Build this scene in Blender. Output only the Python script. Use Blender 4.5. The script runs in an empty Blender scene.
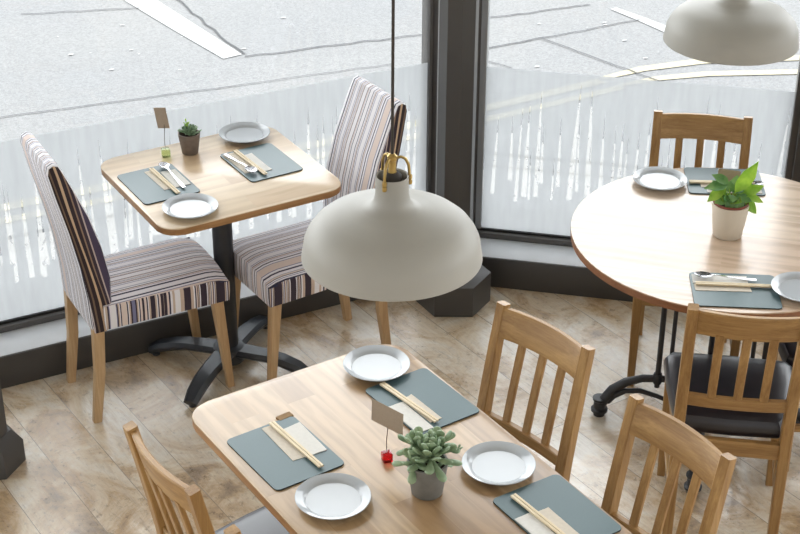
import bpy, bmesh, math, random
from mathutils import Vector, Matrix
random.seed(7)
PI = math.pi
COL = bpy.context.scene.collection

# ------------------------------------------------------------------ object helpers
def tag(o, label=None, cat=None, group=None, kind=None):
    if label: o['label'] = label
    if cat: o['category'] = cat
    if group: o['group'] = group
    if kind: o['kind'] = kind
    return o

def thing(name, label, cat, loc=(0, 0, 0), rot=0, group=None):
    o = bpy.data.objects.new(name, None); COL.objects.link(o)
    o.location = loc; o.rotation_euler = (0, 0, math.radians(rot)); o.empty_display_size = .1
    return tag(o, label, cat, group)

def obj(name, bm, mats, parent=None, loc=(0, 0, 0), rot=0, smooth=True):
    bmesh.ops.recalc_face_normals(bm, faces=bm.faces)
    me = bpy.data.meshes.new(name); bm.to_mesh(me); bm.free()
    for m in (mats if isinstance(mats, (list, tuple)) else [mats]): me.materials.append(m)
    if smooth:
        me.polygons.foreach_set('use_smooth', [True] * len(me.polygons))
        me.set_sharp_from_angle(angle=math.radians(38))
    o = bpy.data.objects.new(name, me); COL.objects.link(o)
    o.location = loc; o.rotation_euler = (0, 0, math.radians(rot))
    if parent: o.parent = parent
    return o

def copy_tree(o, parent=None):
    c = o.copy(); COL.objects.link(c)
    if parent: c.parent = parent
    for ch in list(o.children): copy_tree(ch, c)
    return c

# ------------------------------------------------------------------ mesh helpers
def box(bm, x0, x1, y0, y1, z0, z1, bev=0, seg=2, M=None):
    vs = [bm.verts.new((x, y, z)) for x in (x0, x1) for y in (y0, y1) for z in (z0, z1)]
    F = [(0, 1, 3, 2), (4, 6, 7, 5), (0, 4, 5, 1), (2, 3, 7, 6), (0, 2, 6, 4), (1, 5, 7, 3)]
    fs = [bm.faces.new([vs[i] for i in f]) for f in F]
    if bev:
        es = list({e for f in fs for e in f.edges})
        r = bmesh.ops.bevel(bm, geom=es, offset=bev, segments=seg, profile=.5, affect='EDGES')
        vs = [v for v in set(r['verts']) | set(vs) if v.is_valid]
    if M is not None:
        allv = set(v for v in vs if v.is_valid)
        # all verts connected to this box
        for v in list(allv):
            for e in v.link_edges: allv.update(e.verts)
        for v in allv: v.co = M @ v.co
    return vs

def beam(bm, pts, w, d, side=(0, 1, 0), bev=.003):
    """rectangular bar swept through pts; w across 'side', d across the other direction; w/d may be lists"""
    n = len(pts); pts = [Vector(p) for p in pts]; side = Vector(side)
    W = w if isinstance(w, (list, tuple)) else [w] * n
    D = d if isinstance(d, (list, tuple)) else [d] * n
    rings = []
    for i, p in enumerate(pts):
        t = (pts[min(i + 1, n - 1)] - pts[max(i - 1, 0)]).normalized()
        s = (side - t * side.dot(t)).normalized(); u = t.cross(s)
        b = min(bev, W[i] * .4, D[i] * .4); a, c = W[i] / 2, D[i] / 2
        co = [(a, c - b), (a - b, c), (-a + b, c), (-a, c - b), (-a, -c + b), (-a + b, -c), (a - b, -c), (a, -c + b)]
        rings.append([bm.verts.new(p + s * q[0] + u * q[1]) for q in co])
    for r0, r1 in zip(rings, rings[1:]):
        for k in range(8): bm.faces.new((r0[k], r0[(k + 1) % 8], r1[(k + 1) % 8], r1[k]))
    bm.faces.new(rings[0][::-1]); bm.faces.new(rings[-1])

def tube(bm, pts, r, seg=10, cap=True):
    n = len(pts); pts = [Vector(p) for p in pts]
    R = r if isinstance(r, (list, tuple)) else [r] * n
    rings = []; s = None
    for i, p in enumerate(pts):
        t = (pts[min(i + 1, n - 1)] - pts[max(i - 1, 0)]).normalized()
        if s is None:
            s = t.orthogonal().normalized()
        s = (s - t * s.dot(t)).normalized(); u = t.cross(s)
        rings.append([bm.verts.new(p + (s * math.cos(2 * PI * k / seg) + u * math.sin(2 * PI * k / seg)) * R[i]) for k in range(seg)])
    for r0, r1 in zip(rings, rings[1:]):
        for k in range(seg): bm.faces.new((r0[k], r0[(k + 1) % seg], r1[(k + 1) % seg], r1[k]))
    if cap: bm.faces.new(rings[0][::-1]); bm.faces.new(rings[-1])

def lathe(bm, prof, seg=48, c=(0, 0, 0), rot=0):
    rings = []
    for r, z in prof:
        if r < 1e-6: rings.append([bm.verts.new((c[0], c[1], c[2] + z))])
        else: rings.append([bm.verts.new((c[0] + r * math.cos(2 * PI * k / seg + rot), c[1] + r * math.sin(2 * PI * k / seg + rot), c[2] + z)) for k in range(seg)])
    for a, b in zip(rings, rings[1:]):
        if len(a) == 1 and len(b) == 1: continue
        for k in range(seg):
            k2 = (k + 1) % seg
            if len(a) == 1: bm.faces.new((a[0], b[k], b[k2]))
            elif len(b) == 1: bm.faces.new((a[k], a[k2], b[0]))
            else: bm.faces.new((a[k], a[k2], b[k2], b[k]))

def prism(bm, pts, z0, z1, bev=0, seg=2):
    lo = [bm.verts.new((x, y, z0)) for x, y in pts]; hi = [bm.verts.new((x, y, z1)) for x, y in pts]
    n = len(pts); f0 = bm.faces.new(lo[::-1]); f1 = bm.faces.new(hi)
    for k in range(n): bm.faces.new((lo[k], lo[(k + 1) % n], hi[(k + 1) % n], hi[k]))
    if bev:
        es = list(set(f0.edges) | set(f1.edges))
        bmesh.ops.bevel(bm, geom=es, offset=bev, segments=seg, profile=.5, affect='EDGES')

def rrect(w, h, r, n=8):
    out = []
    for cx, cy, a0 in ((w / 2 - r, h / 2 - r, 0), (-w / 2 + r, h / 2 - r, 90), (-w / 2 + r, -h / 2 + r, 180), (w / 2 - r, -h / 2 + r, 270)):
        for k in range(n + 1):
            a = math.radians(a0 + 90 * k / n); out.append((cx + r * math.cos(a), cy + r * math.sin(a)))
    return out

def circle(r, n=64, a0=0): return [(r * math.cos(2 * PI * k / n + a0), r * math.sin(2 * PI * k / n + a0)) for k in range(n)]

# ------------------------------------------------------------------ materials
def lin(c): return tuple([((v / 255) / 12.92 if v / 255 <= .04045 else ((v / 255 + .055) / 1.055) ** 2.4) for v in c] + [1])

class NT:
    def __init__(s, name):
        s.m = bpy.data.materials.new(name); s.m.use_nodes = True; s.t = s.m.node_tree; s.t.nodes.clear()
        s.out = s.t.nodes.new('ShaderNodeOutputMaterial')
    def n(s, typ, **kw):
        nd = s.t.nodes.new('ShaderNode' + typ)
        for k, v in kw.items():
            if k.startswith('_'): setattr(nd, k[1:], v)
            else:
                key = int(k[1:]) if k[0] == 'i' and k[1:].isdigit() else k.replace('__', ' ')
                sock = nd.inputs[key]
                if isinstance(v, bpy.types.NodeSocket): s.t.links.new(v, sock)
                else: sock.default_value = v
        return nd
    def coord(s, scale=(1, 1, 1), rot=(0, 0, 0), out='Object'):
        tc = s.n('TexCoord'); mp = s.n('Mapping', Vector=tc.outputs[out], Scale=scale, Rotation=rot)
        return mp.outputs[0]
    def math(s, op, a, b=0, c=0, clamp=False):
        nd = s.n('Math', _operation=op, i0=a, i1=b, i2=c); nd.use_clamp = clamp; return nd.outputs[0]
    def ramp(s, fac, stops, interp='LINEAR'):
        r = s.n('ValToRGB', Fac=fac); cr = r.color_ramp; cr.interpolation = interp
        while len(cr.elements) < len(stops): cr.elements.new(.5)
        for e, (p, c) in zip(cr.elements, stops): e.position = p; e.color = c if len(c) == 4 else lin(c)
        return r.outputs[0]
    def mix(s, fac, a, b, mode='MIX'):
        nd = s.n('Mix', _data_type='RGBA', _blend_type=mode)
        for i, v in ((0, fac), (6, a), (7, b)):
            if isinstance(v, bpy.types.NodeSocket): s.t.links.new(v, nd.inputs[i])
            else: nd.inputs[i].default_value = v
        return nd.outputs[2]
    def bump(s, h, strength=.2, dist=.002):
        return s.n('Bump', Height=h, Strength=strength, Distance=dist).outputs[0]
    def pbr(s, **kw):
        b = s.n('BsdfPrincipled', **kw); s.t.links.new(b.outputs[0], s.out.inputs[0]); return s.m
    def surf(s, sh): s.t.links.new(sh, s.out.inputs[0]); return s.m

def plain(name, c, rough=.5, metal=0, spec=.5, noise=.06, nscale=60, **kw):
    t = NT(name); v = t.coord()
    n = t.n('TexNoise', Vector=v, Scale=nscale, Detail=3.0)
    col = t.mix(1.0, lin(c), t.ramp(n.outputs[0], [(.3, (1 - noise, 1 - noise, 1 - noise, 1)), (.7, (1, 1, 1, 1))]), 'MULTIPLY')
    k = dict(Base__Color=col, Roughness=rough, Metallic=metal); k['Specular__IOR__Level'] = spec
    k.update(kw); return t.pbr(**k)

def wood(name, light, dark, axis='z', rough=.42, fine=1.0):
    t = NT(name)
    st = {'x': (1.6, 26, 26), 'y': (26, 1.6, 26), 'z': (26, 26, 1.6)}[axis]
    v = t.coord(scale=tuple(a * fine for a in st))
    info = t.n('ObjectInfo')
    off = t.n('VectorMath', _operation='ADD', i0=v, i1=t.n('VectorMath', _operation='SCALE', i0=(31., 17., 11.), Scale=info.outputs['Random']).outputs[0]).outputs[0]
    n1 = t.n('TexNoise', Vector=off, Scale=1.3, Detail=5.0, Roughness=.6, Distortion=.6)
    n2 = t.n('TexNoise', Vector=off, Scale=7.0, Detail=3.0, Roughness=.7)
    f = t.math('ADD', t.math('MULTIPLY', n1.outputs[0], .65), t.math('MULTIPLY', n2.outputs[0], .35))
    col = t.ramp(f, [(.34, dark), (.5, tuple((a + b) / 2 for a, b in zip(light, dark))), (.66, light)])
    return t.pbr(Base__Color=col, Roughness=rough, Normal=t.bump(f, .15, .001))

def stave_wood(name, cols, wid, length, grain, rough=.35, coat=0.0, gdark=.78, rotz=0):
    """solid-wood worktop glued up from staves running along local x"""
    t = NT(name); v = t.coord(rot=(0, 0, rotz))
    br = t.n('TexBrick', Vector=v, Scale=1.0, Mortar__Size=.0004, Mortar__Smooth=.2, Bias=0.0, Brick__Width=length, Row__Height=wid,
             Color1=(0, 0, 0, 1), Color2=(1, 1, 1, 1), Mortar=(.45, .45, .45, 1))
    br.offset = .37; br.offset_frequency = 2
    sep = t.n('SeparateColor', Color=br.outputs[0]).outputs[0]
    shift = t.n('VectorMath', _operation='SCALE', i0=(9., 5., 3.), Scale=sep).outputs[0]
    v2 = t.n('VectorMath', _operation='ADD', i0=t.n('VectorMath', _operation='MULTIPLY', i0=v, i1=(2.2, 22., 22.)).outputs[0], i1=shift).outputs[0]
    n1 = t.n('TexNoise', Vector=v2, Scale=1.2, Detail=5.0, Roughness=.62, Distortion=1.2)
    wv = t.n('TexWave', _wave_type='RINGS', Vector=t.n('VectorMath', _operation='ADD', i0=t.n('VectorMath', _operation='MULTIPLY', i0=v, i1=(1.1, 7., 7.)).outputs[0], i1=shift).outputs[0],
             Scale=grain, Distortion=5.0, Detail=2.0, Detail__Scale=1.2)
    base = t.ramp(sep, [(0, cols[0]), (.5, cols[1]), (1, cols[2])])
    g = t.math('ADD', t.math('MULTIPLY', n1.outputs[0], .7), t.math('MULTIPLY', wv.outputs[1], .3))
    gr = t.ramp(g, [(.3, (gdark, gdark * .97, gdark * .93, 1)), (.62, (1, 1, 1, 1))])
    col = t.mix(1.0, base, gr, 'MULTIPLY')
    k = dict(Base__Color=col, Roughness=rough, Normal=t.bump(g, .08, .0006)); k['Coat__Weight'] = coat; k['Coat__Roughness'] = .2
    return t.pbr(**k)

def stripes(name, stops, freq, seedoff):
    t = NT(name); uv = t.n('UVMap'); u = t.n('SeparateXYZ', Vector=uv.outputs[0]).outputs[0]
    n = t.n('TexNoise', _noise_dimensions='1D', W=t.math('MULTIPLY_ADD', u, freq, seedoff), Scale=1.0, Detail=0.0)
    col = t.ramp(n.outputs[0], stops, 'CONSTANT')
    w = t.n('TexNoise', Vector=t.coord(), Scale=900.0, Detail=1.0)
    c2 = t.mix(.1, col, t.mix(1.0, col, t.ramp(w.outputs[0], [(.3, (.6, .6, .6, 1)), (.6, (1, 1, 1, 1))]), 'MULTIPLY'))
    k = dict(Base__Color=c2, Roughness=.85, Normal=t.bump(w.outputs[0], .15, .0006)); k['Sheen__Weight'] = .15
    return t.pbr(**k)

M = {}
M['oakz'] = wood('honey_oak_upright', (180, 143, 90), (134, 98, 54), 'z')
M['oaky'] = wood('honey_oak_crosswise', (180, 143, 90), (134, 98, 54), 'y')
M['oakx'] = wood('honey_oak_lengthwise', (178, 141, 88), (134, 98, 54), 'x')
M['beech'] = wood('pale_beech', (208, 178, 138), (178, 142, 100), 'z', rough=.45)
M['beech'].use_fake_user = False
M['top_long'] = stave_wood('oak_worktop', [(150, 120, 86), (174, 145, 108), (184, 158, 124)], .085, .52, 3.2, rough=.3, coat=.1, gdark=.76)
M['top_far'] = stave_wood('pale_oak_worktop', [(200, 174, 142), (212, 188, 156), (218, 198, 168)], .10, .55, 1.8, rough=.3, gdark=.86, coat=.25)
M['top_edge'] = wood('worktop_edge', (176, 134, 88), (140, 100, 60), 'x')
M['top_round'] = stave_wood('round_oak_top', [(200, 174, 150), (208, 186, 164), (214, 194, 172)], .14, 1.4, 2.6, rough=.24, gdark=.74, coat=.28)
M['round_edge'] = wood('walnut_brown_edge', (150, 104, 72), (118, 78, 52), 'x')
M['iron'] = plain('black_cast_iron', (34, 36, 40), .42, 0.0, .6, .25, 40)
M['iron_base'] = plain('blue_black_cast_iron', (44, 50, 58), .34, 0.0, .7, .25, 30)
M['leather'] = plain('dark_brown_leather', (38, 35, 40), .28, 0.0, .6, .3, 25)
M['paint'] = plain('dark_grey_brown_paint', (72, 70, 68), .38, 0, .5, .06, 8)
M['frame'] = plain('dark_window_frame', (92, 90, 88), .35, 0, .5, .05, 10)
M['lit_face'] = plain('pale_lit_face_paint', (150, 152, 153), .35, .2, .5, .04, 10)  # pale colour stands in for window light on column and frame faces
M['gasket'] = plain('black_rubber', (30, 30, 30), .6)
M['sill'] = plain('pale_grey_sill', (222, 226, 230), .3, 0, .5, .06, 12)
M['mat'] = plain('slate_green_board', (80, 103, 107), .38, 0, .5, .05, 200)
M['mat_edge'] = plain('dark_board_edge', (44, 56, 58), .6)
M['china'] = plain('white_china', (182, 187, 191), .07, 0, .6, .02, 20)
M['paper'] = plain('cream_paper', (214, 205, 190), .8, 0, .3, .1, 90)
M['tissue'] = plain('white_paper_napkin', (222, 220, 214), .85, 0, .2, .08, 120)
M['kraft'] = plain('brown_kraft_card', (172, 156, 138), .8, 0, .2, .08, 160)
M['kraft_dark'] = plain('brown_paper_packet', (150, 122, 88), .8, 0, .2, .1, 160)
M['stick'] = wood('pale_bamboo', (232, 218, 190), (214, 196, 162), 'x', rough=.6, fine=3.0)
M['steel'] = plain('polished_steel', (205, 205, 208), .12, 1.0, .5, .02, 20)
M['wire'] = plain('grey_wire', (120, 112, 104), .3, .9)
M['brass'] = plain('aged_brass', (176, 150, 92), .3, .9, .5, .15, 60)
M['shade'] = plain('grey_beige_enamel', (164, 162, 154), .48, 0, .5, .02, 6)
M['shade_in'] = plain('white_shade_lining', (228, 228, 224), .5)
M['cord'] = plain('dark_brown_flex', (52, 46, 40), .7)
M['bulb'] = plain('frosted_bulb', (235, 235, 232), .2)
M['concrete'] = plain('grey_concrete_pot', (136, 136, 131), .7, 0, .3, .14, 45)
M['brown_pot'] = plain('brown_grey_pot', (124, 112, 102), .6, 0, .3, .2, 60)
M['cream_pot'] = plain('cream_ceramic_pot', (216, 208, 192), .4, 0, .5, .03, 12)
M['terracotta'] = plain('terracotta_liner', (132, 72, 56), .6, 0, .4, .12, 40)
M['soil'] = plain('dark_soil', (48, 38, 30), .95, 0, .1, .6, 120)
M['scrap'] = plain('grey_white_paper', (196, 202, 196), .8)

def leafmat(name, a, b, rough=.5, trans=.15):
    t = NT(name); n = t.n('TexNoise', Vector=t.coord(), Scale=28.0, Detail=3.0)
    col = t.ramp(n.outputs[0], [(.3, a), (.7, b)])
    p = t.n('BsdfPrincipled', Base__Color=col, Roughness=rough); tr = t.n('BsdfTranslucent', Color=col)
    return t.surf(t.n('MixShader', Fac=trans, i1=p.outputs[0], i2=tr.outputs[0]).outputs[0])
M['succulent'] = leafmat('sage_green_succulent', (112, 138, 104), (168, 188, 150), .5, .1)
M['succ_small'] = leafmat('small_succulent_leaf', (88, 116, 84), (160, 186, 150), .5, .1)
M['leaf'] = leafmat('fresh_green_leaf', (140, 190, 66), (200, 226, 110), .35, .45)
M['leaf_dark'] = leafmat('mid_green_leaf', (84, 140, 76), (150, 190, 116), .35, .25)

def jewel(name, c):
    t = NT(name)
    g = t.n('BsdfPrincipled', Base__Color=lin(c), Roughness=.06); g.inputs['Transmission Weight'].default_value = .75; g.inputs['IOR'].default_value = 1.4
    return t.surf(g.outputs[0])
M['red'] = jewel('red_acrylic', (226, 30, 40)); M['lime'] = jewel('lime_acrylic', (222, 240, 170)); M['clear'] = jewel('clear_acrylic', (220, 230, 225))

def glassmat():
    t = NT('window_glass'); tr = t.n('BsdfTransparent', Color=(.96, .975, .98, 1)); gl = t.n('BsdfGlossy', Roughness=.02)
    fr = t.n('Fresnel', IOR=1.35)
    return t.surf(t.n('MixShader', Fac=t.math('MULTIPLY', fr.outputs[0], .8), i1=tr.outputs[0], i2=gl.outputs[0]).outputs[0])
M['glass'] = glassmat()

def filmmat():
    """frosted vinyl with rows of tall tapering grass blades left clear or printed white"""
    t = NT('frosted_film'); tc = t.n('TexCoord'); sp = t.n('SeparateXYZ', Vector=tc.outputs['Object'])
    x, z = sp.outputs[0], sp.outputs[2]
    wob = t.n('TexNoise', _noise_dimensions='1D', W=t.math('MULTIPLY', z, 5.0), Scale=1.0).outputs[0]
    masks = []; tips = []
    for cell, off, lo, hi, wd in ((.062, 3.1, .56, .84, .0105), (.047, 7.7, .50, .74, .007), (.085, 1.3, .62, .82, .0085)):
        u = t.math('ADD', t.math('DIVIDE', x, cell), off)
        idn = t.math('FLOOR', u); fr = t.math('SUBTRACT', u, idn)
        wn = t.n('TexWhiteNoise', _noise_dimensions='1D', W=t.math('ADD', idn, off)); rgb = t.n('SeparateColor', Color=wn.outputs[1])
        r1, r2, r3 = rgb.outputs
        top = t.math('MULTIPLY_ADD', r1, hi - lo, lo)
        bot = t.math('MULTIPLY_ADD', r3, .10, .30)
        ctr = t.math('ADD', .5, t.math('MULTIPLY', t.math('MULTIPLY_ADD', r2, 1.5, -.75), t.math('SUBTRACT', z, .5)))
        d = t.math('MULTIPLY', t.math('ABSOLUTE', t.math('SUBTRACT', fr, ctr)), cell)
        h = t.math('DIVIDE', t.math('SUBTRACT', top, z), .34, clamp=True)
        w = t.math('MULTIPLY', t.math('POWER', h, .8), wd)
        m = t.math('LESS_THAN', d, w)
        m = t.math('MULTIPLY', m, t.math('GREATER_THAN', z, bot))
        m = t.math('MULTIPLY', m, t.math('GREATER_THAN', r2, .25))
        masks.append(m); tips.append(t.math('MULTIPLY', m, t.math('LESS_THAN', h, .24)))
    mask = t.math('MAXIMUM', t.math('MAXIMUM', masks[0], masks[1]), masks[2])
    fz = t.n('TexNoise', Vector=t.coord(scale=(40, 40, 6)), Scale=1.0, Detail=3.0).outputs[0]
    tint = t.ramp(fz, [(.3, (164, 166, 167)), (.7, (172, 174, 175))])
    tl = t.n('BsdfTranslucent', Color=tint); df = t.n('BsdfDiffuse', Color=tint); tr = t.n('BsdfTransparent', Color=(.97, .98, 1, 1))
    body = t.n('MixShader', Fac=.22, i1=tl.outputs[0], i2=df.outputs[0])
    frost = t.n('MixShader', Fac=.14, i1=body.outputs[0], i2=tr.outputs[0])
    tip = t.math('MAXIMUM', t.math('MAXIMUM', tips[0], tips[1]), tips[2])
    fl = t.n('TexNoise', Vector=t.coord(scale=(60, 60, 34)), Scale=1.0, Detail=2.0).outputs[0]
    dk = t.n('BsdfTransparent', Color=(.62, .64, .66, 1))
    wh = t.n('BsdfTranslucent', Color=(.56, .55, .52, 1)); clear = t.n('MixShader', Fac=.5, i1=wh.outputs[0], i2=tr.outputs[0])
    clear = t.n('MixShader', Fac=t.math('MAXIMUM', t.math('MULTIPLY', tip, .8), t.math('MULTIPLY', t.math('GREATER_THAN', fl, .64), .45)), i1=clear.outputs[0], i2=dk.outputs[0])
    return t.surf(t.n('MixShader', Fac=mask, i1=frost.outputs[0], i2=clear.outputs[0]).outputs[0])
M['film'] = filmmat()

def floormat():
    t = NT('worn_plank_floor'); v = t.coord(rot=(0, 0, math.radians(56)))
    br = t.n('TexBrick', Vector=v, Scale=1.0, Mortar__Size=.0014, Mortar__Smooth=.15, Bias=0.0, Brick__Width=2.4, Row__Height=.178,
             Color1=(0, 0, 0, 1), Color2=(1, 1, 1, 1), Mortar=(.5, .5, .5, 1))
    br.offset = .43
    sep = t.n('SeparateColor', Color=br.outputs[0]).outputs[0]
    sh = t.n('VectorMath', _operation='SCALE', i0=(7., 13., 3.), Scale=sep).outputs[0]
    va = t.n('VectorMath', _operation='ADD', i0=v, i1=sh).outputs[0]
    vs = t.n('VectorMath', _operation='MULTIPLY', i0=va, i1=(3., 26., 1.)).outputs[0]
    big = t.n('TexNoise', Vector=va, Scale=3.6, Detail=7.0, Roughness=.7, Distortion=.7).outputs[0]
    grain = t.n('TexNoise', Vector=vs, Scale=1.6, Detail=6.0, Roughness=.75, Distortion=1.2).outputs[0]
    sp = t.n('TexNoise', Vector=va, Scale=38.0, Detail=5.0, Roughness=.8).outputs[0]
    worn = t.n('TexNoise', Vector=t.n('VectorMath', _operation='MULTIPLY', i0=va, i1=(9., 60., 1.)).outputs[0], Scale=1.0, Detail=5.0, Roughness=.8).outputs[0]
    tone = t.ramp(sep, [(0, (206, 182, 148)), (.35, (222, 204, 174)), (.7, (228, 218, 200)), (1, (212, 186, 148))])
    patch = t.ramp(big, [(.34, (118, 88, 58)), (.43, (186, 152, 108)), (.52, (222, 206, 180)), (.62, (236, 232, 222))])
    c = t.mix(.68, tone, patch)
    c = t.mix(1.0, c, t.ramp(grain, [(.32, (.62, .56, .48, 1)), (.5, (1, 1, 1, 1))]), 'MULTIPLY')
    c = t.mix(t.math('MULTIPLY', t.ramp(sp, [(.56, (0, 0, 0, 1)), (.68, (.85, .85, .85, 1))]), t.ramp(big, [(.40, (1, 1, 1, 1)), (.60, (.25, .25, .25, 1))])), c, lin((84, 68, 52)))
    c = t.mix(t.ramp(worn, [(.60, (0, 0, 0, 1)), (.72, (.6, .6, .6, 1))]), c, lin((104, 86, 66)))
    c = t.mix(t.math('MULTIPLY', br.outputs[1], .6), c, lin((86, 72, 58)))
    rough = t.math('MULTIPLY_ADD', big, .5, .12)
    hb = t.math('SUBTRACT', t.math('MULTIPLY', grain, .5), br.outputs[1])
    return t.pbr(Base__Color=c, Roughness=rough, Coat__Weight=1.0, Coat__IOR=1.6, Coat__Roughness=t.ramp(grain, [(.35, (.35, .35, .35, 1)), (.6, (.12, .12, .12, 1))]), Normal=t.bump(hb, .18, .002))
M['floor'] = floormat()

def streetmat():
    t = NT('pale_asphalt'); v = t.coord()
    a = t.n('TexNoise', Vector=v, Scale=70.0, Detail=4.0, Roughness=.8).outputs[0]
    b = t.n('TexNoise', Vector=v, Scale=.9, Detail=4.0).outputs[0]
    vo = t.n('TexVoronoi', Vector=v, Scale=55.0).outputs[0]
    c = t.ramp(a, [(.34, (110, 110, 110)), (.5, (125, 125, 124)), (.66, (138, 138, 137))])
    c = t.mix(1.0, c, t.ramp(b, [(.35, (.93, .94, .96, 1)), (.65, (1, 1, 1, 1))]), 'MULTIPLY')
    c = t.mix(t.ramp(vo, [(.0, (.35, .35, .35, 1)), (.16, (0, 0, 0, 1))]), c, lin((176, 176, 176)))
    return t.pbr(Base__Color=c, Roughness=.8, Normal=t.bump(a, .12, .003))
M['street'] = streetmat()
M['footway'] = plain('pale_footway_slab', (140, 140, 140), .8, 0, .3, .18, 30)
M['kerbstone'] = plain('granite_kerb', (128, 128, 128), .7, 0, .3, .3, 60)
M['white_paint'] = plain('worn_white_road_paint', (176, 176, 175), .7, 0, .3, .12, 30)
M['yellow_paint'] = plain('worn_pale_yellow_road_paint', (174, 166, 142), .7, 0, .3, .14, 30)
M['crack'] = plain('dark_tar_crack', (98, 99, 101), .9, 0, .2, .4, 60)
M['ceil'] = plain('ceiling_white', (225, 225, 222), .9)

def bands(seq):
    pos = .16; out = []
    for w_, c in seq: out.append((pos, lin(c))); pos += w_
    out[0] = (0.0, out[0][1]); return out
NV, LV_, WH, PK, GR = (46, 44, 74), (128, 128, 160), (240, 238, 242), (228, 212, 204), (172, 172, 190)
FA = bands([(.08, NV), (.05, WH), (.025, LV_), (.045, WH), (.03, NV), (.05, PK), (.02, GR), (.045, WH), (.028, NV), (.05, WH), (.022, LV_), (.055, PK), (.03, NV), (.05, WH), (.03, GR), (.06, WH)])
DB, TN = (54, 42, 56), (206, 186, 170)
FB = bands([(.09, DB), (.05, TN), (.035, DB), (.045, WH), (.025, LV_), (.04, DB), (.05, TN), (.03, WH), (.04, NV), (.045, PK), (.035, DB), (.05, TN), (.03, NV), (.05, WH), (.05, DB)])
M['fabA'] = stripes('striped_fabric_cool', FA, 14.0, 3.0)
def panelmat():
    t = NT('striped_fabric_side_panel'); uv = t.n('UVMap'); u = t.n('SeparateXYZ', Vector=uv.outputs[0]).outputs[0]
    f = t.math('MULTIPLY_ADD', u, 10.0, .5)
    col = t.ramp(f, [(0, (214, 206, 210)), (.08, (70, 60, 84)), (.16, (206, 196, 198)), (.20, (52, 40, 44)), (.30, (120, 98, 80)), (.36, (48, 36, 40)), (.50, (204, 176, 146)), (.58, (50, 38, 44)), (.70, (150, 124, 104)), (.75, (60, 48, 60)), (.84, (196, 180, 176)), (.88, (74, 64, 88))], 'CONSTANT')
    w = t.n('TexNoise', Vector=t.coord(), Scale=900.0, Detail=1.0)
    return t.pbr(Base__Color=col, Roughness=.85, Normal=t.bump(w.outputs[0], .15, .0006))
M['fabP'] = panelmat()
M['fabB'] = stripes('striped_fabric_brown', FB, 15.0, 43.3)

# ------------------------------------------------------------------ the setting
bm = bmesh.new(); box(bm, -6, 6, -4, 4.95, -.08, 0)
# the floor reaches the two window plinths that meet in an obtuse bay
Lc, Rc = Vector((.136, 5.543)), None
bm.free(); bm = bmesh.new()
prism(bm, [(-6, -4), (6, -4), (6, 4.40), (.18, 5.60), (-6, 2.43)], -.08, 0)
tag(obj('floor', bm, M['floor'], smooth=False), kind='structure')
bm = bmesh.new(); prism(bm, [(-6, -4), (6, -4), (6, 4.7), (.13, 5.95), (-6, 2.8)], 4.2, 4.3)
tag(obj('ceiling', bm, M['ceil'], smooth=False), kind='structure')

CX, CY = .1146, 5.748
def plinth(name, rot, x0, x1):
    bm = bmesh.new(); box(bm, x0, x1, -.194, -.17, 0, .131, .002)
    box(bm, x0, x1, -.17, .30, 0, .12)
    o = tag(obj(name, bm, M['paint'], loc=(CX, CY, 0), rot=rot), kind='structure')
    bm = bmesh.new(); box(bm, x0, x1, -.186, -.03, .1205, .133, .001)
    obj('sill_board', bm, M['sill'], o)
    return o
plinth('trim_1', 27.2, -5.2, -.02); plinth('trim_2', -11.8, .02, 5.0)

def window(name, rot, x0, x1, glass0, glass1, zt=3.1, posts=()):
    bm = bmesh.new()
    box(bm, x0, x1, -.034, .05, .1335, .158, .003)                      # bottom rail
    box(bm, x0, x1, -.034, .05, zt, zt + .09, .003)
    for a, b, d0, d1 in posts: box(bm, a, b, d0, d1, .158, zt, .003)
    w = tag(obj(name, bm, M['frame'], loc=(CX, CY, 0), rot=rot), kind='structure')
    bm = bmesh.new(); box(bm, x0, x1, -.014, .024, .158, .168)
    obj('glazing_gasket', bm, M['gasket'], w)
    bm = bmesh.new(); box(bm, glass0, glass1, -.003, .003, .166, zt)
    obj('glass_pane', bm, M['glass'], w, smooth=False)
    bm = bmesh.new(); vs = [bm.verts.new(p) for p in ((glass0, -.0045, .168), (glass1, -.0045, .168), (glass1, -.0045, .872), (glass0, -.0045, .872))]; bm.faces.new(vs)
    f = obj('frosted_film', bm, M['film'], w, smooth=False); f['label'] = 'frosted vinyl band with a grass blade pattern'
    return w
window('window_1', 27.2, -5.2, .0, -5.1, -.012, posts=[(-.014, .0, -.02, .05), (-3.3, -3.2, -.08, .06)])
window('window_2', -11.8, .02, 1.43, .2, 1.40, posts=[(-.012, .200, -.006, .05), (1.40, 1.46, -.05, .06)])
window('window_3', -11.8, 1.56, 5.0, 1.60, 4.9, posts=[(1.53, 1.60, -.05, .06)])
bm = bmesh.new(); box(bm, 1.425, 1.57, -.10, .07, .1335, 4.2, .003)
tag(obj('trim_5', bm, M['paint'], loc=(CX, CY, 0), rot=-11.8), kind='structure')
# wall above the glazing
for nm, rot, a, b in (('wall_left', 27.2, -5.2, -.02), ('wall_right', -11.8, .02, 5.0)):
    bm = bmesh.new(); box(bm, a, b, -.02, .12, 3.19, 4.2)
    tag(obj(nm, bm, M['paint'], loc=(CX, CY, 0), rot=rot, smooth=False), kind='structure')

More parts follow.
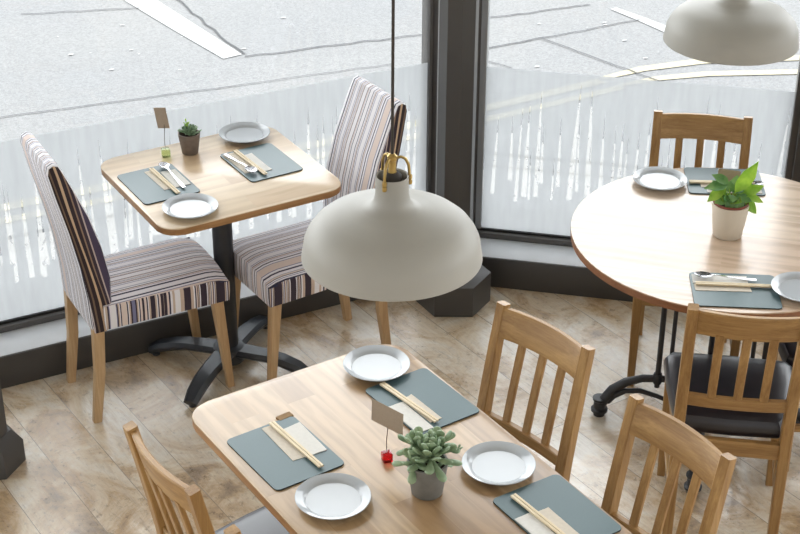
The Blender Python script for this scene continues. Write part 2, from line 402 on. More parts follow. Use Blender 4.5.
def column(name, x, y, R, r, a_ped, a_col, n_ped=6, h0=.13, h1=.165, zt=4.2):
    bm = bmesh.new(); lathe(bm, [(0, .001), (r, .001), (r, zt), (0, zt)], 8, rot=math.radians(a_col))
    o = tag(obj(name, bm, M['paint'], loc=(x, y, 0)), kind='structure')
    bm = bmesh.new(); lathe(bm, [(0, .0015), (R, .0015), (R, h0), (r * 1.12, h1), (0, h1)], n_ped, rot=math.radians(a_ped))
    obj('column_plinth', bm, M['paint'], o)
    return o
c3 = column('trim_3', .21, 5.385, .15, .072, 0, -82)
bm = bmesh.new(); box(bm, -.074, -.044, -.0, .05, .17, 4.2, .002); obj('lit_face_strip', bm, M['lit_face'], c3)['label'] = 'pale grey strip painted as a lit face'  # added strip, its pale colour imitates the column face lit by the window
bm = bmesh.new(); box(bm, .200, .224, -.014, .045, .160, 3.1, .002); obj('lit_face_strip', bm, M['lit_face'], bpy.data.objects['window_2'])['label'] = 'pale grey strip painted as a lit face'  # added strip, daylight on the post edge put into its colour
column('trim_4', -1.378, 4.28, .118, .074, 10, 0, h0=.085, h1=.13, zt=1.1)

# street outside: one ground with its own paint, kerb and cracks
mats = [M['street'], M['white_paint'], M['yellow_paint'], M['crack'], M['footway'], M['kerbstone']]
bm = bmesh.new(); Z0 = -.12
def poly(pts, z, mi):
    f = bm.faces.new([bm.verts.new((x, y, z)) for x, y in pts]); f.material_index = mi
def strip(pts, w, z, mi):
    P = [Vector(p) for p in pts]; L = []; Rr = []
    for i, p in enumerate(P):
        t = (P[min(i + 1, len(P) - 1)] - P[max(i - 1, 0)]).normalized(); n = Vector((-t.y, t.x)) * (w if not isinstance(w, (list, tuple)) else w[i]) / 2
        L.append(bm.verts.new((p.x + n.x, p.y + n.y, z))); Rr.append(bm.verts.new((p.x - n.x, p.y - n.y, z)))
    for i in range(len(P) - 1):
        f = bm.faces.new((L[i], L[i + 1], Rr[i + 1], Rr[i])); f.material_index = mi
def jag(a, b, n, amp):
    a, b = Vector(a), Vector(b); t = (b - a); nn = Vector((-t.y, t.x)).normalized()
    return [a + t * k / n + nn * (random.uniform(-amp, amp) if 0 < k < n else 0) for k in range(n + 1)]
poly([(-40, 5.0), (40, 5.0), (40, 60), (-40, 60)], Z0 - .002, 0)
poly([(-40, -10), (40, -10), (40, 5.0), (-40, 5.0)], Z0 - .003, 4)
strip([(-9, 1.75), (.13, 6.45), (9, 4.57)], .95, Z0 + .001, 4)
strip([(-9, 2.30), (.16, 7.02), (9, 5.11)], .13, Z0 + .002, 5)
strip([(-9, 2.38), (.17, 7.10), (9, 5.19)], .03, Z0 + .003, 3)
# paint and cracks
strip([(-1.90, 9.70), (-1.62, 9.27), (-1.28, 8.78), (-.955, 8.32)], [.17, .17, .15, .12], Z0 + .002, 1)
strip(jag((-1.62, 9.72), (-.89, 8.36), 14, .02), 0.0121, Z0 + .004, 3)
strip(jag((-.885, 8.32), (-.036, 8.63), 10, .012), 0.0110, Z0 + .004, 3)
strip(jag((-.036, 8.63), (.2, 8.72), 4, .01), 0.0088, Z0 + .004, 3)
strip(jag((-2.3, 9.0), (-1.6, 9.12), 8, .012), 0.0088, Z0 + .004, 3)
strip(jag((-2.6, 7.25), (-.87, 7.90), 14, .008), 0.0077, Z0 + .004, 3)
strip(jag((-.87, 7.90), (-.05, 8.22), 8, .008), 0.0055, Z0 + .004, 3)
strip(jag((.40, 8.93), (1.164, 9.22), 10, .012), 0.0110, Z0 + .004, 3)
strip(jag((.42, 8.43), (.872, 8.662), 8, .01), 0.0110, Z0 + .004, 3)
strip(jag((.872, 8.662), (1.438, 8.958), 8, .008), 0.0088, Z0 + .004, 3)
strip(jag((.812, 8.645), (1.42, 7.98), 12, .006), 0.0088, Z0 + .0055, 3)
strip(jag((.30, 8.42), (.62, 8.16), 8, .01), 0.0066, Z0 + .004, 3)
strip([(1.30, 9.16), (1.45, 8.97), (1.60, 8.76)], [.05, .07, .09], Z0 + .002, 1)
strip([(1.10, 8.02), (1.35, 8.17), (1.70, 8.29), (2.27, 8.35), (4.5, 8.3)], [.04, .07, .08, .08, .08], Z0 + .002, 2)
strip([(1.20, 7.93), (1.42, 8.03), (1.70, 8.10), (2.2, 8.135), (4.5, 8.05)], [.03, .06, .07, .07, .07], Z0 + .002, 2)
strip([(-9, 2.75), (.19, 7.45), (1.10, 7.99)], .075, Z0 + .002, 2)
strip([(-9, 2.60), (.19, 7.30), (1.20, 7.90)], .06, Z0 + .002, 2)
for k in range(60):                                     # flecks of old paint
    x, y = random.uniform(-2.5, 2.3), random.uniform(8.1, 9.6); a = random.uniform(.006, .03)
    poly([(x, y), (x + a, y + a * .2), (x + a * 1.1, y + a * .8), (x + a * .2, y + a * .7)], Z0 + .003, 1)
tag(obj('street', bm, mats, smooth=False), kind='structure')

# ------------------------------------------------------------------ tables
TH = .774
def tabletop(outline, edge, top, bev=.004):
    bm = bmesh.new(); prism(bm, outline, TH - .027, TH, bev)
    for f in bm.faces: f.material_index = 0 if abs(f.normal.z) > .5 else 1
    bm.normal_update()
    for f in bm.faces: f.material_index = 0 if f.calc_center_median().z > TH - .0035 else 1
    return bm, [top, edge]

def pedestal(parent, x, y, arms, R, pole_r=.032, z_arm=.055, mat='iron_base'):
    bm = bmesh.new(); lathe(bm, [(0, .05), (pole_r, .05), (pole_r, TH - .035), (.10, TH - .034), (.10, TH - .0275), (0, TH - .0275)], 32, (x, y, 0))
    obj('pole', bm, M['iron'], parent)
    bm = bmesh.new(); lathe(bm, [(0, .03), (.058, .03), (.062, .06), (.058, .084), (.040, .094), (0, .094)], 32, (x, y, 0))
    for a in arms:
        c, s = math.cos(math.radians(a)), math.sin(math.radians(a))
        pr = [(.0, .070, .030, .085), (.08, .070, .030, .080), (.16, .068, .030, .074), (R - .10, .060, .034, .070), (R - .04, .042, .036, .062), (R, .020, .030, .052)]
        pts = [(x + c * r, y + s * r, z) for r, z, d, w in pr]
        beam(bm, pts, [q[3] for q in pr], [q[2] for q in pr], side=(-s, c, 0), bev=.012)
        lathe(bm, [(0, 0), (.014, 0), (.014, .012), (0, .012)], 12, (x + c * (R - .018), y + s * (R - .018), 0))
    o = obj('pedestal_base', bm, M[mat], parent)

far = thing('bistro_table', 'square-cornered pale oak table by the left window between the two striped chairs', 'table', (-.632, 4.928, 0), 30.9)
bm, mm = tabletop(rrect(.68, .625, .07), M['top_edge'], M['top_far']); obj('tabletop', bm, mm, far)
pedestal(far, -.012, -.022, [36, 135, 218, 312], .31, .036)
near = thing('dining_table', 'long oak table in the foreground set with four plates and mats', 'table', (.056, 3.111, 0), -56.8)
near['label'] = 'long oak dining table in the foreground with rounded corners and grey succulent pot'
bm, mm = tabletop(rrect(1.30, .672, .075), M['top_edge'], M['top_long']); obj('tabletop', bm, mm, near)
pedestal(near, .12, 0, [45, 135, 225, 315], .36)

rt = thing('round_table', 'large round oak table by the right window on a black iron base', 'table', (1.061, 4.496, 0), 165)
bm, mm = tabletop(circle(.504, 96), M['round_edge'], M['top_round']); obj('tabletop', bm, mm, rt)
bm = bmesh.new(); lathe(bm, [(.0, .733), (.215, .733), (.215, .7465), (.0, .7465)], 40); obj('top_plate', bm, M['iron'], rt)
bm = bmesh.new(); lathe(bm, [(.11, .165), (.13, .165), (.13, .185), (.11, .185), (.11, .165)], 40); obj('lower_ring', bm, M['iron'], rt)
for k in range(4):
    a = k * PI / 2; c, s = math.cos(a), math.sin(a)
    bm = bmesh.new()
    P = lambda r, z: (c * r, s * r, z)
    tube(bm, [P(.174, .15), P(.174, .74)], .0095, 10); tube(bm, [P(.134, .15), P(.134, .74)], .0075, 10)
    tube(bm, [P(.12, .188), P(.174, .184), P(.225, .176), P(.28, .152), P(.325, .112), P(.355, .06), P(.362, .045)], [.011, .013, .014, .016, .018, .019, .018], 12)
    tube(bm, [P(.10, .09), P(.17, .112), P(.23, .124), P(.28, .115), P(.32, .088), P(.34, .06)], [.007, .008, .009, .010, .012, .012], 10)
    lathe(bm, [(0, .165), (.014, .165), (.020, .184), (.014, .205), (0, .205)], 14, P(.174, 0))
    lathe(bm, [(0, 0), (.020, 0), (.020, .014), (.029, .017), (.030, .026), (.022, .032), (.021, .058), (.026, .064), (.026, .072), (0, .076)], 20, P(.366, 0))
    obj('leg', bm, M['iron'], rt)
bm = bmesh.new(); lathe(bm, [(0, .085), (.11, .09), (.11, .11), (0, .115)], 24); obj('hub', bm, M['iron'], rt)

# ------------------------------------------------------------------ wooden slat chairs
def back_x(z):
    return -.195 if z <= .44 else -.195 - .085 * ((z - .44) / .46) ** 1.15
def foot_x(z): return -.215 + .020 * min(1, z / .40)
def make_chair():
    t = thing('dining_chair', 'oak slat back chair', 'chair')
    for s in (-1, 1):
        y = s * .160
        zs = [0.0, .2, .44, .55, .66, .78, .90]
        bm = bmesh.new(); beam(bm, [((foot_x(z) if z < .44 else back_x(z)), y, z) for z in zs], [.030, .032, .034, .034, .033, .032, .031], [.030, .034, .038, .036, .034, .032, .030], (0, 1, 0), .003)
        obj('back_post', bm, M['oakz'], t)
        bm = bmesh.new(); beam(bm, [(.150, s * .178, 0), (.162, s * .178, .405)], [.026, .036], [.026, .036], (0, 1, 0), .003)
        obj('front_leg', bm, M['oakz'], t)
        bm = bmesh.new(); beam(bm, [(-.185, s * .160, .375), (.150, s * .178, .375)], .02, .052, (0, 1, 0), .002); obj('side_rail', bm, M['oakx'], t)
        bm = bmesh.new(); beam(bm, [(-.200, s * .160, .17), (.166, s * .178, .17)], .016, .026, (0, 1, 0), .002); obj('stretcher', bm, M['oakx'], t)
    bm = bmesh.new(); beam(bm, [(.166, -.168, .375), (.166, .168, .375)], .022, .052, (1, 0, 0), .002); obj('front_rail', bm, M['oaky'], t)
    bm = bmesh.new(); beam(bm, [(-.195, -.150, .374), (-.195, .150, .374)], .022, .054, (1, 0, 0), .002); obj('rear_rail', bm, M['oaky'], t)
    def bow(y): return -.022 * (1 - (y / .15) ** 2)
    # curved top rail
    bm = bmesh.new(); rows = []
    for k in range(13):
        y = -.150 + .300 * k / 12
        ring = []
        for z, dx in ((.806, .011), (.888, .009), (.892, .005), (.892, -.007), (.888, -.011), (.806, -.009)):
            ring.append(bm.verts.new((back_x(z) + bow(y) + dx + .004, y, z)))
        rows.append(ring)
    for a, b in zip(rows, rows[1:]):
        for k in range(6): bm.faces.new((a[k], a[(k + 1) % 6], b[(k + 1) % 6], b[k]))
    bm.faces.new(rows[0]); bm.faces.new(rows[-1][::-1])
    obj('top_rail', bm, M['oaky'], t)
    bm = bmesh.new()
    pts = [(back_x(.548) + bow(y) * .5, y, .548) for y in [-.15 + .3 * k / 8 for k in range(9)]]
    beam(bm, pts, .022, .038, (1, 0, 0), .003); obj('lower_rail', bm, M['oaky'], t)
    for y in (-.076, 0, .076):
        bm = bmesh.new(); f = .5
        beam(bm, [(back_x(z) + bow(y) * (.5 + .5 * (z - .57) / .24), y, z) for z in (.56, .65, .73, .815)], .026, .013, (0, 1, 0), .003)
        obj('back_slat', bm, M['oakz'], t)
    # padded leather seat, wider at the front
    bm = bmesh.new()
    out = [(-.172, -.142), (-.178, 0), (-.172, .142), (-.10, .176), (.05, .196), (.17, .203), (.198, .185), (.205, 0), (.198, -.185), (.17, -.203), (.05, -.196), (-.10, -.176)]
    layers = [(.985, .4015), (1.0, .406), (1.01, .425), (.995, .444), (.96, .456), (.85, .464), (.6, .468), (.3, .470)]
    rings = [[bm.verts.new((x * s + .005 * (1 - s), y * s, z)) for x, y in out] for s, z in layers]
    for a, b in zip(rings, rings[1:]):
        for k in range(12): bm.faces.new((a[k], a[(k + 1) % 12], b[(k + 1) % 12], b[k]))
    bm.faces.new(rings[0][::-1]); bm.faces.new(rings[-1])
    bmesh.ops.subdivide_edges(bm, edges=bm.edges[:], cuts=1, use_grid_fill=True, smooth=.6)
    obj('seat', bm, M['leather'], t)['label'] = 'dark brown leather seat pad'
    return t
def fdeg(x, y): return math.degrees(math.atan2(y, x))
CH = [  # x, y, facing, label
    (.197, 3.522, fdeg(-.737, -.676), 'oak slat back chair behind the centre of the foreground table, left of the two there'),
    (.481, 3.060, fdeg(-.805, -.593), 'oak slat back chair at right of the foreground table beside the lowest placemat'),
    (-.351, 3.246, fdeg(.812, .583), 'oak slat back chair at the lower left, whole top rail in view against the floor'),
    (-.057, 2.836, fdeg(.812, .583), 'oak chair at bottom edge of the picture with only one post tip showing'),
    (1.031, 4.066, fdeg(.148, .989), 'oak slat back chair with dark leather seat, on the near side of the round table'),
    (1.043, 4.906, fdeg(-.16, -.987), 'oak slat back chair by the right window, far side of the round table'),
    (1.452, 4.44, 178, 'oak chair at right end of the round table, mostly cut off by the picture edge'),
]
proto = make_chair()
for i, (x, y, a, lb) in enumerate(CH):
    c = proto if i == 0 else copy_tree(proto)
    c.location = (x, y, 0); c.rotation_euler.z = math.radians(a); c['label'] = lb; c['category'] = 'chair'; c['group'] = 'oak slat back chairs'

# ------------------------------------------------------------------ striped upholstered chairs
def set_uv(bm, fn):
    uv = bm.loops.layers.uv.new('UVMap')
    bm.normal_update()
    for f in bm.faces:
        side = abs(f.normal.y) > .72
        for l in f.loops: l[uv].uv = fn(l.vert.co, side, f.normal)
        f.material_index = 1 if side else 0
def make_striped():
    t = thing('upholstered_chair', 'striped chair', 'chair')
    for s in (-1, 1):
        bm = bmesh.new(); beam(bm, [(-.262, s * .145, 0), (-.236, s * .147, .2), (-.225, s * .148, .42)], [.026, .032, .036], [.030, .036, .040], (0, 1, 0), .003); obj('rear_leg', bm, M['beech'], t)
        bm = bmesh.new(); beam(bm, [(.240, s * .155, 0), (.205, s * .150, .40)], [.026, .038], [.026, .040], (0, 1, 0), .003); obj('front_leg', bm, M['beech'], t)
    # seat with a deep striped skirt
    bm = bmesh.new(); n = 14
    def hw(x): return .172 + .010 * (x + .2) / .43
    rows = []
    for i in range(n + 1):
        x = -.205 + .448 * i / n; row = []
        ex = min(1, (n - i) / 2.2); 
        for j in range(17):
            q = -1 + 2 * j / 16; y = q * hw(x)
            dome = .028 * (1 - abs(q) ** 2.6) - .016 * max(0, 1 - ex) ** 2
            row.append(bm.verts.new((x, y, .462 + dome)))
        rows.append(row)
    for a, b in zip(rows, rows[1:]):
        for j in range(16): bm.faces.new((a[j], a[j + 1], b[j + 1], b[j]))
    per = rows[0][:] + [r[-1] for r in rows[1:]] + rows[-1][-2::-1] + [r[0] for r in rows[-2:0:-1]]
    prev = per
    for z in (.45, .41, .372):
        cur = [bm.verts.new((v.co.x * (1.012 if z > .38 else 1.0), v.co.y * (1.02 if z > .38 else 1.0), z)) for v in per]
        m_ = len(per)
        for k in range(m_): bm.faces.new((prev[k], prev[(k + 1) % m_], cur[(k + 1) % m_], cur[k]))
        prev = cur
    bm.faces.new(prev)
    bmesh.ops.recalc_face_normals(bm, faces=bm.faces)
    def suv(co, side, nr): return (co.x * 1.0 + 5, co.z) if side else (co.y, co.x)
    set_uv(bm, suv)
    obj('seat', bm, [M['fabA'], M['fabB']], t)
    # tall padded back: a bowed side profile swept across the width
    fr = [(-.178, .395), (-.172, .46), (-.168, .56), (-.186, .68), (-.218, .80), (-.262, .91), (-.288, .975), (-.300, 1.0)]
    rr = [(-.318, 1.006), (-.334, .998), (-.340, .975), (-.322, .88), (-.292, .75), (-.268, .62), (-.254, .50), (-.250, .40), (-.246, .366), (-.200, .366)]
    prof = fr + rr
    cx = lambda z: -.21 - .11 * max(0, (z - .4) / .6) ** 1.3
    bm = bmesh.new(); st = [(-1, .55), (-.985, .82), (-.95, .97), (-.9, 1), (-.5, 1), (0, 1), (.5, 1), (.9, 1), (.95, .97), (.985, .82), (1, .55)]
    rings = []
    for q, k in st:
        ring = []
        for x, z in prof:
            m0 = cx(z); hwid = .168 - .014 * (z - .4) / .6
            zz = z if k > .99 else (z - (1 - k) * .02 if z > .95 else z)
            ring.append(bm.verts.new((m0 + (x - m0) * (.5 + .5 * k), q * hwid, zz)))
        rings.append(ring)
    m_ = len(prof)
    for a, b in zip(rings, rings[1:]):
        for k in range(m_): bm.faces.new((a[k], a[(k + 1) % m_], b[(k + 1) % m_], b[k]))
    bm.faces.new(rings[0]); bm.faces.new(rings[-1][::-1])
    bmesh.ops.recalc_face_normals(bm, faces=bm.faces)
    set_uv(bm, lambda co, side, nr: (co.x - cx(co.z), co.z) if side else (co.y * 1.0, co.z))
    obj('backrest', bm, [M['fabA'], M['fabP']], t)
    return t
a = make_striped(); a.location = (-.90, 4.785, 0); a.rotation_euler.z = math.radians(28.7)
a['label'] = 'striped upholstered chair at left of the square table, side panel towards the viewer'
b = copy_tree(a); b.location = (-.345, 4.975, 0); b.rotation_euler.z = math.radians(212.8)
b['label'] = 'striped upholstered chair at right of the square table, behind the hanging lamp'
for c in (a, b): c['group'] = 'striped upholstered chairs'

# ------------------------------------------------------------------ table settings
MW, MH = .261, .2046
MATS = {  # centre, direction of the long side
    'A': (-.293, 3.275, -55.2), 'B': (.061, 3.515, -55.4), 'C': (.383, 3.025, -57.4), 'D': (-.834, 4.841, -59.0), 'E': (-.494, 5.019, -58.3),
    'F': (1.019, 4.123, -4.1), 'G': (1.122, 4.882, -3.5)}
WHERE = {'A': 'at the near left of the foreground table', 'B': 'behind the succulent pot on the foreground table', 'C': 'at the lower right of the foreground table',
         'D': 'on the left of the square table', 'E': 'on the right of the square table', 'F': 'on the near side of the round table', 'G': 'on the window side of the round table'}
def world(k, x, y, z=TH):
    cx, cy, a = MATS[k]; a = math.radians(a)
    return (cx + x * math.cos(a) - y * math.sin(a), cy + x * math.sin(a) + y * math.cos(a), z)
def quadsheet(bm, pts, z0, th, mi=0, n=8, wave=.0006, seed=0):
    rnd = random.Random(seed); P = [Vector(p) for p in pts]
    g = [[None] * (n + 1) for _ in range(n + 1)]; g2 = [[None] * (n + 1) for _ in range(n + 1)]
    for i in range(n + 1):
        for j in range(n + 1):
            u, v = i / n, j / n
            p = P[0] * (1 - u) * (1 - v) + P[1] * u * (1 - v) + P[2] * u * v + P[3] * (1 - u) * v
            w = rnd.uniform(0, wave)
            g[i][j] = bm.verts.new((p.x, p.y, z0 + th + w)); g2[i][j] = bm.verts.new((p.x, p.y, z0))
    fs = []
    for i in range(n):
        for j in range(n):
            fs.append(bm.faces.new((g[i][j], g[i + 1][j], g[i + 1][j + 1], g[i][j + 1]))); fs.append(bm.faces.new((g2[i][j], g2[i][j + 1], g2[i + 1][j + 1], g2[i + 1][j])))
    for i in range(n):
        for a_, b_ in (((i, 0), (i + 1, 0)), ((i + 1, n), (i, n)), ((0, i + 1), (0, i)), ((n, i), (n, i + 1))):
            fs.append(bm.faces.new((g[a_[0]][a_[1]], g2[a_[0]][a_[1]], g2[b_[0]][b_[1]], g[b_[0]][b_[1]])))
    for f in fs: f.material_index = mi
MT = .0045
for k, (cx, cy, an) in MATS.items():
    bm = bmesh.new(); prism(bm, rrect(MW, MH, .014, 5), 0, MT, .0008, 1)
    bm.normal_update()
    for f in bm.faces: f.material_index = 0 if f.calc_center_median().z > MT - .0005 else 1
    o = obj('placemat', bm, [M['mat'], M['mat_edge']], loc=(cx, cy, TH + .0002), rot=an)
    tag(o, 'slate green placemat ' + WHERE[k], 'placemat', 'slate green placemats')
ZM = TH + MT + .0004
NAP = {  # napkin quads in mat coordinates: white napkin, cream sleeve
    'A': ([(-.085, .040), (.052, .030), (.055, .093), (-.090, .099)], [(-.122, .002), (.046, -.004), (.050, .034), (-.120, .042)]),
    'B': ([(-.022, -.098), (.122, -.100), (.124, -.050), (-.020, -.048)], [(-.030, -.045), (.100, -.043), (.100, -.006), (-.038, -.008)]),
    'C': ([(-.036, -.100), (.100, -.098), (.100, -.052), (-.036, -.050)], [(-.030, -.046), (.104, -.044), (.104, -.002), (-.030, -.002)]),
    'D': ([(-.075, .040), (.064, .036), (.064, .094), (-.070, .094)], [(-.105, -.008), (.062, -.004), (.062, .032), (-.104, .034)]),
    'E': ([(-.075, -.036), (.080, -.034), (.080, .002), (-.078, .002)], [(-.118, -.095), (.060, -.092), (.062, -.048), (-.118, -.044)]),
    'F': ([(-.124, .032), (.044, .032), (.044, .084), (-.124, .084)], [(-.120, -.014), (.050, -.010), (.046, .026), (-.122, .026)]),
    'G': ([(-.068, -.096), (.118, -.092), (.118, -.060), (-.068, -.062)], [(-.085, -.056), (.100, -.052), (.100, -.020), (-.085, -.022)]),
}
for i, k in enumerate(NAP):
    cx, cy, an = MATS[k]
    for j, q in enumerate(NAP[k]):
        bm = bmesh.new(); quadsheet(bm, q, 0, .0018 if j == 0 else .0008, 0, 8, .0008, seed=i * 2 + j)
        o = obj('paper_napkin' if j == 0 else 'chopstick_sleeve', bm, M['tissue'] if j == 0 else M['paper'], loc=(cx, cy, ZM), rot=an)
        if j == 0: tag(o, 'folded white paper napkin on the placemat ' + WHERE[k], 'napkin', 'folded paper napkins')
        else: tag(o, 'cream chopstick sleeve on the placemat ' + WHERE[k], 'paper sleeve', 'cream chopstick sleeves')
STK = {'A': ((-.125, .034), (.114, .039)), 'B': ((-.120, -.049), (.110, -.030)), 'C': ((-.109, -.051), (.120, -.040)), 'D': ((-.106, .020), (.117, .024)),
       'E': ((-.118, -.043), (.110, -.038)), 'F': ((-.117, .021), (.121, .021)), 'G': ((-.123, -.027), (.100, -.021))}
for k, (p, q) in STK.items():
    w0 = world(k, (p[0] + q[0]) / 2, (p[1] + q[1]) / 2, ZM + .0032); an = MATS[k][2] + math.degrees(math.atan2(q[1] - p[1], q[0] - p[0]))
    L = math.hypot(q[0] - p[0], q[1] - p[1])
    t = thing('chopsticks', 'pair of pale bamboo chopsticks on the placemat ' + WHERE[k], 'chopsticks', w0, an, 'bamboo chopsticks')
    for s in (-1, 1):
        bm = bmesh.new(); beam(bm, [(-L / 2, s * .0046, .003), (L / 2, s * .0042, .003)], [.0082, .007], [.006, .005], (0, 1, 0), .001); obj('chopstick', bm, M['stick'], t)
SPN = {'D': ((-.098, .066), (.088, .059)), 'E': ((.060, -.070), (-.110, -.088)), 'F': ((-.091, .066), (.070, .055)), 'G': ((.103, -.036), (-.060, -.078))}
for k, (p, q) in SPN.items():
    an = MATS[k][2] + math.degrees(math.atan2(q[1] - p[1], q[0] - p[0])); L = math.hypot(q[0] - p[0], q[1] - p[1])
    w0 = world(k, p[0], p[1], ZM + .0035)
    bm = bmesh.new(); ring_prev = None
    nu, nv = 16, 6; c0 = bm.verts.new((0, 0, .0012)); rings = []
    for v_ in range(1, nv + 1):
        r = v_ / nv; rings.append([bm.verts.new((r * .029 * math.cos(2 * PI * u / nu), r * .0195 * math.sin(2 * PI * u / nu), .0012 + .008 * r * r)) for u in range(nu)])
    for u in range(nu): bm.faces.new((c0, rings[0][u], rings[0][(u + 1) % nu]))
    for a_, b_ in zip(rings, rings[1:]):
        for u in range(nu): bm.faces.new((a_[u], b_[u], b_[(u + 1) % nu], a_[(u + 1) % nu]))
    bmesh.ops.solidify(bm, geom=bm.faces[:], thickness=.0012)
    beam(bm, [(.026, 0, .009), (.045, 0, .0105), (.08, 0, .006), (L * .85, 0, .003), (L, 0, .003)], [.008, .0055, .006, .013, .012], [.003, .003, .0025, .002, .002], (0, 1, 0), .001)
    o = obj('spoon', bm, M['steel'], loc=w0, rot=an); tag(o, 'stainless steel spoon on the placemat ' + WHERE[k], 'spoon', 'steel spoons')
bm = bmesh.new(); quadsheet(bm, [(-.009, -.022), (.011, -.020), (.009, .022), (-.011, .021)], 0, .005, 0, 4, .001, 5)
w0 = world('A', -.138, .082, TH + .0002)
tag(obj('paper_packet', bm, M['kraft_dark'], loc=w0, rot=-55), 'small brown paper packet by the upper corner of the near left placemat', 'packet')

# plates
PL = [(-.064, 3.677, 'white side plate at the back of the foreground table beside the window side placemat'), (.252, 3.212, 'white side plate right of the succulent on the foreground table'),
      (-.161, 3.072, 'white side plate at the bottom, below the near left placemat'), (-.572, 5.240, 'white side plate at the far end of the square table'),
      (-.699, 4.642, 'white side plate at the near corner of the square table'), (.897, 4.871, 'white side plate on the round table beside the window side placemat'),
      (1.221, 4.118, 'white side plate on the round table cut by the right picture edge')]
bm = bmesh.new()
lathe(bm, [(0, .003), (.046, .003), (.048, .0), (.053, .0), (.054, .004), (.068, .006), (.0745, .0115), (.084, .0145), (.0925, .0175), (.0937, .0190), (.0925, .0203), (.087, .0188), (.077, .0160), (.0715, .0125), (.0675, .0080), (.030, .0068), (0, .0066)], 64)
pl0 = obj('side_plate', bm, M['china'])
for i, (x, y, lb) in enumerate(PL):
    o = pl0 if i == 0 else pl0.copy()
    if i: COL.objects.link(o)
    o.location = (x, y, TH + .0003 if i != 6 else TH + .0003); tag(o, lb, 'plate', 'white side plates')

# ------------------------------------------------------------------ plants
def leaf(bm, base, d, L, W, th=.004, droop=.2, cup=.2, n=7, tip=1.0, mi=0):
    """fleshy or thin leaf: base point, direction, length, width"""
    d = Vector(d).normalized(); up = Vector((0, 0, 1)); s = d.cross(up)
    if s.length < .05: s = Vector((1, 0, 0))
    s.normalize(); nrm = s.cross(d).normalized(); base = Vector(base)
    prev = None
    for i in range(n + 1):
        u = i / n; w = W / 2 * (math.sin(PI * min(1, u ** .75 * .93 + .07)) ** .8 if tip == 1 else max(0.03, math.sin(PI * (u * .96 + .04) ** tip)))
        c = base + d * L * u - up * droop * L * u * u; q = th / 2 * (1 - .6 * u)
        ring = [c + s * w + nrm * cup * w, c + nrm * q, c - s * w + nrm * cup * w, c - nrm * (q + .1 * cup * w)]
        vs = [bm.verts.new(p) for p in ring]
        if prev:
            for k in range(4): bm.faces.new((prev[k], prev[(k + 1) % 4], vs[(k + 1) % 4], vs[k])).material_index = mi
        else: bm.faces.new(vs)
        prev = vs
    bm.faces.new(prev[::-1])
def pot(t, prof, mat, soil_r, soil_z):
    bm = bmesh.new(); lathe(bm, prof, 40); obj('pot', bm, mat, t)
    bm = bmesh.new(); lathe(bm, [(0, soil_z - .012), (soil_r, soil_z - .012), (soil_r, soil_z), (soil_r * .5, soil_z + .004), (0, soil_z + .005)], 28); obj('soil', bm, M['soil'], t)

t = thing('potted_succulent', 'bushy sage green succulent in a grey concrete pot on the foreground table', 'potted plant', (.070, 3.116, TH))
pot(t, [(0, 0), (.036, 0), (.039, .003), (.051, .090), (.0515, .094), (.046, .094), (.045, .084), (0, .084)], M['concrete'], .0448, .088)
bm = bmesh.new(); rnd = random.Random(3)
def fat_leaf(bm, base, d, L, W, th):
    d = Vector(d).normalized(); s = d.cross(Vector((0, 0, 1))); s = s.normalized() if s.length > .05 else Vector((1, 0, 0)); nrm = s.cross(d).normalized(); base = Vector(base)
    prev = None; pr = [(0, .30), (.15, .36), (.35, .55), (.55, .82), (.72, 1.0), (.85, .95), (.94, .68), (1.0, .2)]
    for u, w in pr:
        c = base + d * L * u + nrm * L * .10 * u * u; a = W / 2 * w; q = th / 2 * (.6 + .4 * w) * (1 if u < .95 else .4)
        vs = [bm.verts.new(c + s * a * math.cos(2 * PI * k / 8) + nrm * q * math.sin(2 * PI * k / 8)) for k in range(8)]
        if prev:
            for k in range(8): bm.faces.new((prev[k], prev[(k + 1) % 8], vs[(k + 1) % 8], vs[k]))
        else: bm.faces.new(vs)
        prev = vs
    bm.faces.new(prev[::-1])
for cx_, cy_, cz_, sc, nl in ((0.008, -.008, .112, 1.0, 30), (-.026, .018, .126, .78, 15), (.026, .022, .126, .78, 15), (-.034, -.020, .104, .70, 11)):
    for i in range(nl):
        a_ = i * 2.39996 + cx_ * 50; e = math.radians(-42 + 118 * (i / nl) ** .8)
        d = (math.cos(a_) * math.cos(e), math.sin(a_) * math.cos(e), math.sin(e))
        L = (.070 - .026 * i / nl) * sc * rnd.uniform(.9, 1.1)
        fat_leaf(bm, (cx_ + d[0] * .006, cy_ + d[1] * .006, cz_ + d[2] * .004), d, L, .0265 * (sc ** .5) * rnd.uniform(.9, 1.1), .0085)
tube(bm, [(0, 0, .085), (0.004, -.006, .115)], .007); tube(bm, [(-.02, .01, .085), (-.03, .016, .12)], .005); tube(bm, [(.02, .012, .085), (.028, .02, .12)], .005)
tube(bm, [(-.02, -.015, .085), (-.032, -.022, .10)], .005); tube(bm, [(.024, -.012, .085), (.034, -.016, .10)], .005)
tube(bm, [(.03, 0, .115), (.06, .005, .128), (.075, .0, .130)], .0022)
for k in range(6): fat_leaf(bm, (.073, 0, .130), (math.cos(k * 1.05), math.sin(k * 1.05), .35), .014, .007, .003)
obj('succulent_leaves', bm, M['succulent'], t)

